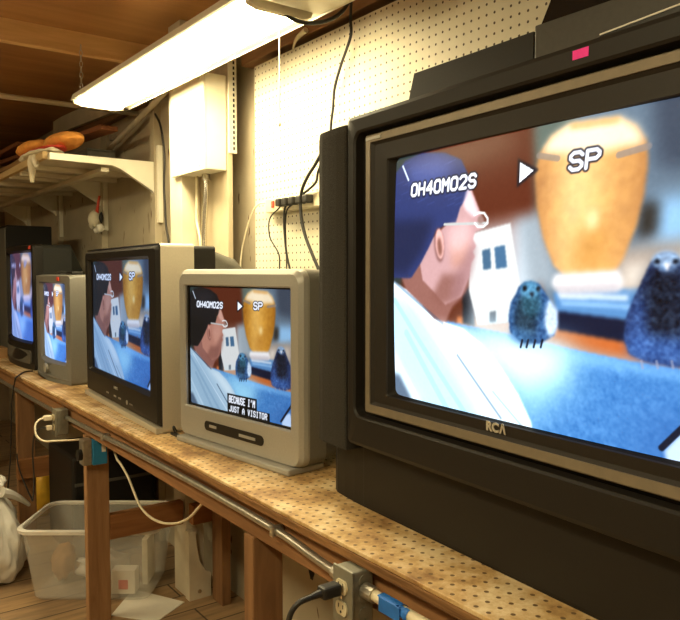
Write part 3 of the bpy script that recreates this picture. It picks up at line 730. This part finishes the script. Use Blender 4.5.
# things on and around the sets
o = thing('set_top_box', 'black box with sloping end lying on top of the big television', 'box', (1.17, 1.03, 1.690))
MB().prism([(.185, 0), (.150, .108), (-.170, .112), (-.170, 0)], 'x', -.115, .10).build('case', 'black', o)
o = thing('video_recorder', 'grey box deck lying beside the sloping black box on the big television', 'video deck', (1.17, .62, 1.690))
MB().box(-.13, .11, -.23, .225, 0, .115, .002).build('case', 'deck_grey', o); MB().cyl((-.131, .195, .018), (-.1345, .195, .018), .006, 12).build('knob', 'black', o)
o = thing('glossy_case', 'glossy black case lying on the grey deck above the big television', 'case', (1.17, .60, 1.8055))
MB().prism([(.235, 0), (.17, .12), (-.22, .12), (-.22, 0)], 'x', -.125, .10).build('shell', 'gloss', o)
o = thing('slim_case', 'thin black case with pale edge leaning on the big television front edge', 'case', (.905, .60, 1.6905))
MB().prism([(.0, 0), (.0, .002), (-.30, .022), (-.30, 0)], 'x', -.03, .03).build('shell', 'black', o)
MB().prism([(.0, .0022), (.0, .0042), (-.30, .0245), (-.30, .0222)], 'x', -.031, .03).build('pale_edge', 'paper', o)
tag(MB().box(.945, 1.0, 3.40, 3.50, 1.3575, 1.372, .004).build('remote_control', 'black'), 'small black remote lying on top of the small grey television', 'remote')
tag(MB().tube([(.93, 3.63, 1.362), (.95, 3.60, 1.372), (.98, 3.58, 1.364), (.99, 3.61, 1.361), (.96, 3.64, 1.361)], .004, 8, 5).build('cable_stub', 'rubber'), 'short looped dark cable on top of the small grey television', 'cable')
tag(MB().box(.878, .893, 2.065, 2.115, BZ+.0005, BZ+.010, .003).tube([(.885, 2.09, BZ+.006), (.883, 2.10, BZ+.022), (.889, 2.11, BZ+.026), (.894, 2.10, BZ+.012)], .003, 6, 4).build('cord_clip', 'black'), 'small black cord clip lying on the bench beside the captioned silver set', 'clip')
far = [at(u, v, 'z', .864) for u, v in ((33, 371), (24, 372), (15, 378))]
ec = thing('antenna_cable', 'black cord running over the bench edge in front of the far black television', 'cord', far[0])
MB().tube([Vector(p)-far[0] for p in (far[0], far[1], far[2], (.782, 3.75, .864), (.77, 3.78, .84), (.765, 3.85, .70), (.765, 3.9, .45), (.75, 3.92, .25), (.72, 3.9, .02))], .0035, 8, 5).build('cable', 'rubber', ec, True)

# ------------------------------------------------------------------ far end clutter on the bench
sp = thing('loudspeaker', 'large black box speaker standing behind the far black television', 'speaker', (1.16, 4.86, BZ))
MB().box(-.24, .02, -.2, .2, 0, .79, .006).build('cabinet', 'rca_dark', sp); MB().box(-.246, -.2405, -.185, .185, .015, .775, .002).build('grille', 'grey_shell', sp)
cb = thing('cardboard_carton', 'brown cardboard carton on the bench beyond the far black television', 'carton', (1.02, 5.42, BZ), .1)
MB().box(-.22, .2, -.18, .2, 0, .62, .003).build('carton_body', 'card', cb); MB().box(-.2205, .2005, -.02, .03, .02, .6208, .0005).build('tape', 'wrap', cb)
tag(MB().blob((.845, 4.99, BZ+.165), (.06, .16, .15), 4, .1).build('bin_bag', 'black', smooth=True), 'black plastic bag slumped on the bench at the far left', 'bag')
tag(MB().box(.80, .90, 4.60, 4.75, BZ, BZ+.06, .003).build('shallow_box', 'card'), 'low brown box on the bench beside the far black television', 'box')

# ------------------------------------------------------------------ wall: pegboard, strip, electrical box
pg = thing('pegboard', 'large cream perforated hardboard panel fixed to the wall behind the televisions', 'pegboard', (1.342, 1.4, 1.5))
MB().box(-.003, .003, -1.35, .985, -.60, .632, .001).build('panel', 'peg', pg)
MB().box(.0035, .057, -1.3, .97, .58, .62, .002).box(.0035, .057, -1.3, .97, -.59, -.55, .002).build('batten', 'header', pg)
ps = thing('power_strip', 'beige power strip with black plugs mounted low on the pegboard', 'power strip', (1.3215, 2.07, 1.606))
MB().box(-.0155, .0165, -.19, .185, -.026, .026, .005).build('housing', 'cream', ps)
MB().box(-.021, -.0155, .118, .135, -.010, .014, .002).build('switch', 'red', ps)
for i, y in enumerate((.055, .015, -.03, -.075, -.115)):
    MB().box(-.045, -.0158, y-.014, y+.014, -.012, .015, .005).build('plug', 'rubber', ps)
def cord(label, pix, x, r, m='rubber', name='hanging_cable', smooth=5, cat='cord', group=None):
    P = [at(u, v, 'x', x if not isinstance(x, (list, tuple)) else x[i]) for i, (u, v) in enumerate(pix)]
    o = thing(name, label, cat, P[0], 0, group)
    MB().tube([p-P[0] for p in P], r, 8, smooth).build('cable', m, o, True)
    return o
cord('thin black cord kinking down from the left plug of the power strip', ((283, 201), (279, 208), (272, 215), (269, 222), (269, 232), (271, 240), (277, 250), (279.5, 258), (279.5, 275), (280, 300)), 1.295, .0028)
cord('black cord hanging straight from the middle of the power strip', ((289, 203), (285, 208), (284, 222), (285, 240), (287, 256), (291, 275), (294, 300)), 1.295, .0040)
cord('brown cord hanging just beside the straight black cord below the power strip', ((293, 204), (287, 210), (285.5, 224), (286, 245), (287, 275), (288, 300)), 1.300, .0026)
cord('thick black cable curving past the power strip to the bench', ((322, 152), (315, 165), (308, 176), (302, 190), (300.5, 205), (302, 222), (306, 238), (313, 256), (318, 268), (324, 285)), 1.285, .0055)
cord('second black cable bowing beside the thick one at the speaker edge', ((323, 160), (318, 172), (316, 182), (308, 190), (299, 197)), 1.290, .0042)
cord('white cord drooping from the left end of the power strip', ((265, 203), (259, 204), (253, 211), (248, 224), (244, 240), (241, 258), (240, 285)), 1.31, .0026, 'white_cord')
cord('black cable hanging down the pegboard from the ceiling', ((352, -14), (351, 5), (350.5, 20), (351, 34), (347, 48), (342, 62), (337, 78), (334, 92), (333, 108), (331, 125), (329, 160)), 1.315, .0045)
cord('thick black cable drooping in a loop below the ceiling light', ((262, -22), (268, -6), (275, 4), (284, 13), (295, 20), (308, 23), (322, 22), (335, 17), (344, 9), (351, -4), (354, -20)), [1.00, 1.00, 1.01, 1.03, 1.06, 1.09, 1.13, 1.17, 1.21, 1.25, 1.28], .0058)
tag(MB().tube([at(u, v, 'x', 1.33) for u, v in ((293, 50), (295, 42), (299, 36), (306, 30))], .006, 8, 4, (.5, 1.6)).build('wall_hook', 'cream'), 'small cream wire hook above the top edge of the pegboard', 'hook')

eb = thing('wall_mounted_breaker_box', 'white metal electrical box mounted on the wall above the televisions', 'electrical box', (1.25, 2.655, 1.763))
MB().box(-.040, .048, -.122, .118, 0, .365, .004).build('housing', 'white_metal', eb)
MB().box(-.052, -.0405, -.126, .122, -.003, .368, .003).build('cover', 'white_metal', eb)
for yy, zz in ((.1, .345), (-.1, .345), (-.1, .015)): MB().cyl((-.056, yy, zz), (-.052, yy, zz), .004, 10).build('screw', 'cream', eb)
MB().box(-.0528, -.052, -.06, .075, .088, .0915).build('label_line', 'cream', eb)
eb.scale = (1, 1.25, 1); eb.location.y = 2.687
cp = thing('wall_conduit_pipe', 'bright metal conduit dropping from the white electrical box behind the televisions', 'conduit', (1.275, 2.70, 1.3))
MB().tube([(0, -.03, .462), (.0, -.03, .38), (-.002, -.012, .22), (0, -.01, .0), (0, -.01, -.435)], .011, 12, 4).build('pipe', 'chrome', cp, True); MB().cyl((0, -.03, .462), (0, -.03, .438), .017, 12).build('connector', 'galv', cp)
cp2 = thing('wall_conduit_pipe', 'cream cable dropping from the white electrical box beside the metal conduit', 'conduit', (1.27, 2.76, 1.3))
MB().tube([(0, -.015, .462), (0, -.012, .36), (0, -.008, .28), (0, -.04, .2), (.0, -.045, .1), (.0, -.045, -.43)], .006, 10, 4).build('pipe', 'white_cord', cp2, True)
ss = thing('shelf_standard', 'white slotted metal shelf standard on the wall beside the electrical box', 'shelf standard', (1.318, 2.5285, 1.83))
MB().box(-.017, .017, -.0095, 0, 0, .40, .001).build('channel', 'white_metal', ss)
sl = MB()
for k in range(19): sl.box(.0005, .0075, -.0103, -.0090, .012+k*.0205, .024+k*.0205)
sl.build('slots', 'black', ss)

# fluorescent fixture
FX = thing('ceiling_fluorescent_light', 'long hanging fluorescent fixture with glowing white lens above the bench', 'ceiling light', (1.012, 2.42, 2.075), math.radians(1.2))
MB().prism([(-.13, .004), (-.122, .002), (-.12, .006), (.118, .004), (.12, 0), (.124, .002), (.118, .03), (.06, .06), (-.06, .06), (-.12, .03)], 'y', -1.25, .675).build('housing', 'white_metal', FX)
rings = []
for y, k in ((-.735, .9), (-.72, 1), (.630, 1), (.652, .8)):
    rings.append([Vector((x*k-.018, y, (zz if k == 1 else zz*.6))) for x, zz in ((-.090, .006), (-.086, -.008), (-.074, -.017), (-.03, -.021), (.03, -.021), (.074, -.017), (.086, -.008), (.090, .006))])
MB().loft(rings).build('lens', 'lamp', FX, True)
MB().prism([(-.115, .003), (-.108, -.012), (-.08, -.02), (.06, -.02), (.085, -.012), (.09, .003)], 'y', -.757, -.738).build('end_cap', 'white_paint', FX)
MB().prism([(-.125, .003), (-.12, -.010), (-.09, -.018), (.055, -.018), (.085, -.010), (.09, .003)], 'y', .654, .672).build('end_cap', 'white_paint', FX)
def chain(name_parent, x, y, z0, z1):
    b = MB(); n = int((z1-z0)/.022)
    for k in range(n):
        zc = z0+(k+.5)*(z1-z0)/n; h = (z1-z0)/n*.62; w = .006
        pts = [(x+(w*math.cos(a) if k % 2 else 0), y+(0 if k % 2 else w*math.cos(a)), zc+h*math.sin(a)) for a in [2*PI*i/10 for i in range(11)]]
        b.tube(pts, .0014, 5)
    return b.build('chain', 'galv', name_parent)
chain(FX, -.09, .655, .03, .232); pass
MB().tube([(.097, -.575, .003), (.097, -.575, -.262)], .0016, 6).blob((.097, -.575, -.267), (.006, .006, .009), 1, 0, 1).build('pull_cord', 'white_cord', FX)
fill_near = thing('ceiling_fluorescent_light', 'added fluorescent fixture over the aisle beside the camera, out of view', 'ceiling light', (-.55, .6, 2.20), 0)  # unseen fixture added to brighten the big set and near bench
MB().prism([(-.12, .004), (.12, .004), (.118, .03), (.06, .06), (-.06, .06), (-.12, .03)], 'y', -.68, .68).build('housing', 'white_metal', fill_near)
MB().prism([(-.098, .004), (-.094, -.008), (-.08, -.017), (.08, -.017), (.094, -.008), (.098, .004)], 'y', -.64, .64).build('lens', 'lamp', fill_near)
chain(fill_near, 0, .5, .06, .187); chain(fill_near, 0, -.5, .06, .187)
fill_far = thing('ceiling_fluorescent_light', 'added fluorescent fixture over the aisle opposite the far televisions, out of view', 'ceiling light', (-.75, 3.2, 2.20), 0)  # second added lamp, out of view, lifts the tote, floor and far sets
MB().prism([(-.12, .004), (.12, .004), (.118, .03), (.06, .06), (-.06, .06), (-.12, .03)], 'y', -.68, .68).build('housing', 'white_metal', fill_far)
MB().prism([(-.098, .004), (-.094, -.008), (-.08, -.017), (.08, -.017), (.094, -.008), (.098, .004)], 'y', -.64, .64).build('lens', 'lamp', fill_far)
chain(fill_far, 0, .5, .06, .187); chain(fill_far, 0, -.5, .06, .187)

# ------------------------------------------------------------------ overhead shelf
SZ = 1.915
sh = thing('bracket_shelf', 'white bracketed wall shelf high above the far televisions', 'shelf', (1.14, 4.7, SZ))
def SL(p): return (p[0]-1.14, p[1]-4.7, p[2]-SZ)
MB().box(-.262, .255, -1.20, 2.2, -.016, 0, .002).build('shelf_board', 'white_paint', sh)
MB().box(-.285, -.2625, -1.19, 2.2, -.022, .012, .002).build('front_edge', wood('shelf_edge_pine', (.50, .34, .15), (.66, .48, .25), 'y'), sh)
for y in (-1.235, -.40, .56, 1.5):
    b = MB()
    b.prism([(-.268, .0), (.258, .0), (.258, -.170), (.238, -.170), (.215, -.14), (.06, -.048), (.02, -.034), (-.268, -.030)], 'y', y-.014, y+.014)
    b.build('bracket', 'white_metal', sh)
    MB().box(.235, .2595, y-.045, y-.018, -.30, .08, .002).build('standard', 'white_metal', sh)
for y in (-.9, -.62, -.1, .25, .85, 1.2):
    MB().box(-.26, .25, y-.02, y+.02, -.040, -.0165, .003).build('batten', 'white_paint', sh)
MB().box(-.02, .02, -1.2, 2.2, -.062, -.0405, .003).build('batten', 'white_paint', sh)
# on the shelf
oc = thing('orange_bundle', 'folded orange foam cushion with red underside on the shelf corner', 'cushion', (.95, 3.70, SZ))
C0 = at(32, 144, 'x', .93); C1 = at(63, 143, 'x', .93)
def softslab(c, rx, ry, rz_, seed):
    return MB().blob(c, (rx, ry, rz_), seed, .05, 3, 5)
b = MB()
b.blob((-.015, .27, .088), (.085, .22, .040), 2, .035, 4, 6).blob((.03, -.08, .082), (.078, .22, .037), 5, .035, 4, 6)
b.build('cushion', 'orange', oc, True)
MB().blob((-.022, .12, .042), (.080, .34, .013), 6, .05, 3, 6).build('underside', 'red', oc, True)
rg = thing('white_rag', 'crumpled white rag under the orange bundle hanging off the shelf edge', 'rag', (.90, 3.72, SZ+.003))
b = MB().blob((.0, .02, .018), (.075, .28, .012), 9, .12, 3, 8)
b.tube([(-.02, -.02, .02), (-.046, -.02, -.01), (-.046, -.015, -.055), (-.046, -.01, -.085), (-.046, -.01, -.115)], .017, 8, 4, (1.6, .5))
b.tube([(-.02, -.06, .018), (-.046, -.07, -.008), (-.048, -.10, -.035), (-.052, -.12, -.052)], .017, 8, 4, (1.3, .6))
b.build('cloth', 'rag', rg, True)
brd = wood('scrap_board_redwood', (.16, .055, .025), (.30, .12, .05), 'y'); brd2 = wood('scrap_board_pine', (.30, .17, .07), (.44, .27, .12), 'y')
P = [((1.17, 3.52), (1.0, 5.1), .09, .155, brd, 'long reddish scrap board stacked on the shelf, its end nearest the light'),
     ((1.19, 4.40), (1.17, 5.6), .10, .085, brd, 'dark red scrap board lying behind the longest shelf board'),
     ((.97, 4.15), (.90, 5.7), .09, .06, brd2, 'pale scrap board lying on the shelf beyond the orange bundle'),
     ((1.0, 4.3), (1.06, 6.1), .09, .10, brd2, 'pale board on top of another at the far shelf front'),
     ((1.02, 4.5), (.95, 6.3), .12, .20, brd, 'topmost dark red board at the far end of the shelf pile')]
for (x0, y0), (x1, y1), w, h, m, lab in P:
    L = math.hypot(x1-x0, y1-y0); an = math.atan2(-(x1-x0), y1-y0)
    o = MB().box(-w/2, w/2, 0, L, -.012, .012, .003).build('scrap_board', m)
    o.location = (x0, y0, SZ+h+.0); o.rotation_euler = (0, 0, an); tag(o, lab, 'board', 'scrap boards on the shelf')
tag(MB().box(.86, 1.30, 5.0, 5.08, SZ+.0012, SZ+.038, .003).build('spacer_block', brd2), 'pale spacer block under the middle of the board pile on the shelf', 'block')
tag(MB().box(.90, 1.17, 4.44, 4.52, SZ+.0012, SZ+.038, .003).build('spacer_block', brd2), 'pale spacer block under the near end of the board pile', 'block')
gb = thing('grey_metal_box', 'grey metal box at the back of the shelf against the wall', 'box', (1.29, 4.13, SZ))
MB().box(-.08, .075, -.12, .14, 0.0005, .12, .004).build('case', 'graybox', gb); MB().box(-.082, .077, -.122, .142, .1205, .132, .003).build('lid', 'graybox', gb)

# overhead pipes
oh = thing('overhead_pipe', 'white painted pipe hanging level across the room above the shelf', 'pipe', (.55, 3.74, 2.205))
MB().cyl((-2.7, 0, 0), (.845, 0, 0), .013, 12).build('pipe', 'white_paint', oh, True); MB().box(-.012, .012, -.012, .012, .014, .184, .001).build('hanger', 'galv', oh)
a, c_ = at(112, 146, 'x', 1.345), at(182, 74, 'x', 1.345)
dp = thing('sloping_wall_pipe', 'white conduit sloping down the wall from the ceiling behind the electrical box', 'conduit', a)
MB().tube([(0, .03, -.02), (0, 0, 0), c_-a, c_-a+Vector((0, -.12, .08))], .014, 10, 3).build('pipe', 'white_paint', dp, True); MB().box(-.01, .018, -.02, .02, .03, .06, .002).build('strap', 'galv', dp)
a, c_ = at(55, 128, 'x', 1.34), at(165, 82, 'x', 1.34)
sb = thing('sloping_wall_brace', 'broad white wall brace board slanting behind the fluorescent light', 'brace', a)
d = c_-a; nrm = Vector((0, -d.z, d.y)).normalized()*.05
MB().loft([[Vector((-.012, 0, 0))-nrm, Vector((-.012, 0, 0))+nrm, Vector((.012, 0, 0))+nrm, Vector((.012, 0, 0))-nrm], [d+Vector((-.012, 0, 0))-nrm, d+Vector((-.012, 0, 0))+nrm, d+Vector((.012, 0, 0))+nrm, d+Vector((.012, 0, 0))-nrm]]).build('board', 'white_paint', sb)
cord('dark cable running down the wall past the shelf bracket to the televisions', ((155, 114), (160, 124), (163, 140), (164.5, 160), (164, 185), (165, 205), (166, 225), (169, 244), (171, 270)), 1.355, .0055)
ty = thing('hanging_toy', 'small white and black cloth toy with red ribbon hanging on a wall stud', 'toy', tuple(at(97, 219, 'x', 1.33)))
ty.scale = (1.1, 1.1, 1.1)
MB().blob((-.01, .015, 0), (.034, .042, .045), 2, .1, 2).blob((-.01, .035, -.03), (.022, .028, .025), 3, .1, 2).build('body', 'rag', ty, True)
MB().blob((.006, -.052, .004), (.012, .013, .030), 3, .1, 2).build('ear', 'black', ty, True)
MB().tube([(0, 0, .03), (.0, -.02, .07), (.01, -.015, .12)], .010, 8, 3, (1, .6)).build('ribbon', 'red', ty, True)
MB().blob((-.0, -.05, -.05), (.02, .022, .022), 4, .2, 2).blob((0, .0, -.06), (.018, .02, .02), 6, .2, 2).build('tail', 'paper', ty, True)

# ------------------------------------------------------------------ under the bench
ta = math.radians(-36)
tt = thing('storage_tote', 'open frosted plastic storage tote on the floor behind the front bench leg', 'tote', (.966, 3.10, 0), ta)
def rz_(hx, hy, r, zz, n=5):
    return [Vector((p.x, p.z, zz)) for p in rr(-hx, hx, -hy, hy, r, 0, n)]
MB().loft([rz_(.215, .125, .03, .004), rz_(.237, .148, .045, .004), rz_(.247, .157, .05, .015), rz_(.282, .188, .055, .30), rz_(.282-.003, .188-.003, .053, .30), rz_(.244, .154, .048, .017), rz_(.215, .125, .03, .0075)], True, True).build('tub', 'tote', tt, True)
MB().loft([rz_(.282, .188, .055, .298), rz_(.296, .202, .065, .298), rz_(.298, .204, .065, .312), rz_(.282, .188, .055, .316), rz_(.279, .185, .053, .310), rz_(.282, .188, .055, .298)], False, False).build('rim', 'tote_rim', tt, True)
def inside(name, lab, cat, mb, m, loc):
    c = Vector((loc[0]*math.cos(ta)-loc[1]*math.sin(ta), loc[0]*math.sin(ta)+loc[1]*math.cos(ta), loc[2]))
    o = mb.build(name, m, None, name != 'carton'); o.location = Vector((.966, 3.10, 0))+c; o.rotation_euler = (0, 0, ta); tag(o, lab, cat); return o
inside('plastic_wrap', 'crumpled clear plastic wrap lying inside the frosted tote', 'wrap', MB().blob((0, 0, .075), (.11, .075, .06), 3, .25, 3, 9), 'wrap', (.0, .03, .010))
ct = inside('carton', 'small white carton with red print inside the frosted tote', 'carton', MB().box(-.05, .05, -.03, .03, 0, .10, .002), 'paper', (.13, -.095, .0185))
MB().box(-.02, .02, -.0312, -.0302, .02, .06).build('print_patch', 'red', ct)
inside('wood_scrap', 'pale wood scrap standing in the frosted tote', 'scrap', MB().box(-.012, .012, -.06, .06, 0, .20, .002), 'rag', (.19, .05, .0085))
inside('tan_rag', 'tan rag heaped at the left end of the frosted tote', 'rag', MB().blob((0, 0, .09), (.045, .07, .075), 8, .15, 3, 8), 'card', (-.178, .03, .010))
tag(MB().prism([(.905, 2.80), (1.03, 2.64), (1.19, 2.735), (1.06, 2.98)], 'z', .0005, .003).build('paper_sheet', 'paper'), 'white sheet lying on the floor under the corner of the frosted tote', 'paper')
bt = thing('black_trunk', 'black box on the floor behind the frosted tote', 'trunk', (1.10, 3.62, 0))
MB().box(-.165, .24, -.2, .24, 0, .50, .02, 3).build('case', 'black', bt); MB().box(-.155, .225, -.204, -.2, .36, .375, .001).build('groove', 'grey_shell', bt)
tag(MB().blob((.985, 4.2, .145), (.075, .10, .14), 3, .08).build('yellow_sack', 'yellow', smooth=True), 'yellow sack on the floor behind the far bench leg', 'sack')
wb = thing('plastic_bag', 'stuffed white plastic bag on the floor at the left of the tote', 'bag', (.565, 3.46, 0))
b = MB(); rings = []
from mathutils import noise as mnoise
PR = ((.004, .10), (.012, .14), (.05, .165), (.10, .178), (.16, .178), (.22, .165), (.28, .142), (.33, .11), (.37, .082), (.40, .078), (.43, .09), (.445, .075))
for q in range(45):
    u = q/44*(len(PR)-1.001); i_ = int(u); f0 = u-i_; zz = PR[i_][0]*(1-f0)+PR[i_+1][0]*f0; r = PR[i_][1]*(1-f0)+PR[i_+1][1]*f0
    ring = []
    for k in range(96):
        a = 2*PI*k/96; P3 = Vector((math.cos(a)*2, math.sin(a)*2, zz*6))
        n1 = mnoise.noise(P3); n2 = abs(mnoise.noise(P3*2.3+Vector((4, 1, 2)))); n3 = abs(mnoise.noise(Vector((math.cos(a)*5, math.sin(a)*5, zz*9+n1*2))))
        kx = 1+.16*n1-.22*n2-.12*n3
        ring.append(Vector((r*kx*math.cos(a), r*kx*math.sin(a), zz+(.015*n1 if zz > .03 else 0))))
    rings.append(ring)
b.loft(rings).build('sack', 'bag', wb, True)
MB().tube([(.06, -.06, .40), (.10, -.04, .38), (.15, -.01, .34), (.19, .01, .30)], .02, 8, 4, (1.2, .4)).build('handle', 'bag', wb, True)
cv = thing('curved_bracket', 'white painted bracket with curved cut-out standing against the post under the bench', 'bracket', (1.21, 2.765, 0))
MB().prism([(0, 0), (.098, 0), (.098, .10), (.075, .115), (.050, .155), (.036, .22), (.030, .29), (.0, .29)], 'y', -.035, .006).build('board', 'white_paint', cv)
MB().cyl((.043, -.036, .035), (.043, -.042, .035), .008, 14).build('bolt', 'chrome', cv)
bp = thing('plywood_offcut', 'pale board with dark knot marks leaning against the wall under the bench', 'board', (1.392, 2.05, 0))
MB().box(-.005, .004, -.22, .24, 0, .72, .001).build('board', 'wall', bp)
MB().loft([[Vector((-.0062, .03+.016*math.cos(a)*(1+.4*math.sin(3*a)), .30+.03*math.sin(a)*(1+.3*math.cos(2*a)))) for a in [2*PI*i/18 for i in range(18)]], [Vector((-.0052, .03+.016*math.cos(a)*(1+.4*math.sin(3*a)), .30+.03*math.sin(a)*(1+.3*math.cos(2*a)))) for a in [2*PI*i/18 for i in range(18)]]]).build('knot', 'rca_dark', bp)

# ------------------------------------------------------------------ world, view
w = bpy.data.worlds.new('World'); SC.world = w; w.use_nodes = True
w.node_tree.nodes['Background'].inputs[0].default_value = (.9, .75, .5, 1); w.node_tree.nodes['Background'].inputs[1].default_value = .05
SC.view_settings.view_transform = 'Standard'; SC.view_settings.look = 'None'; SC.view_settings.exposure = 1.5; SC.view_settings.gamma = 1
try: SC.view_settings.use_curve_mapping = False
except Exception: pass
SC.cycles.max_bounces = 8; SC.cycles.diffuse_bounces = 5
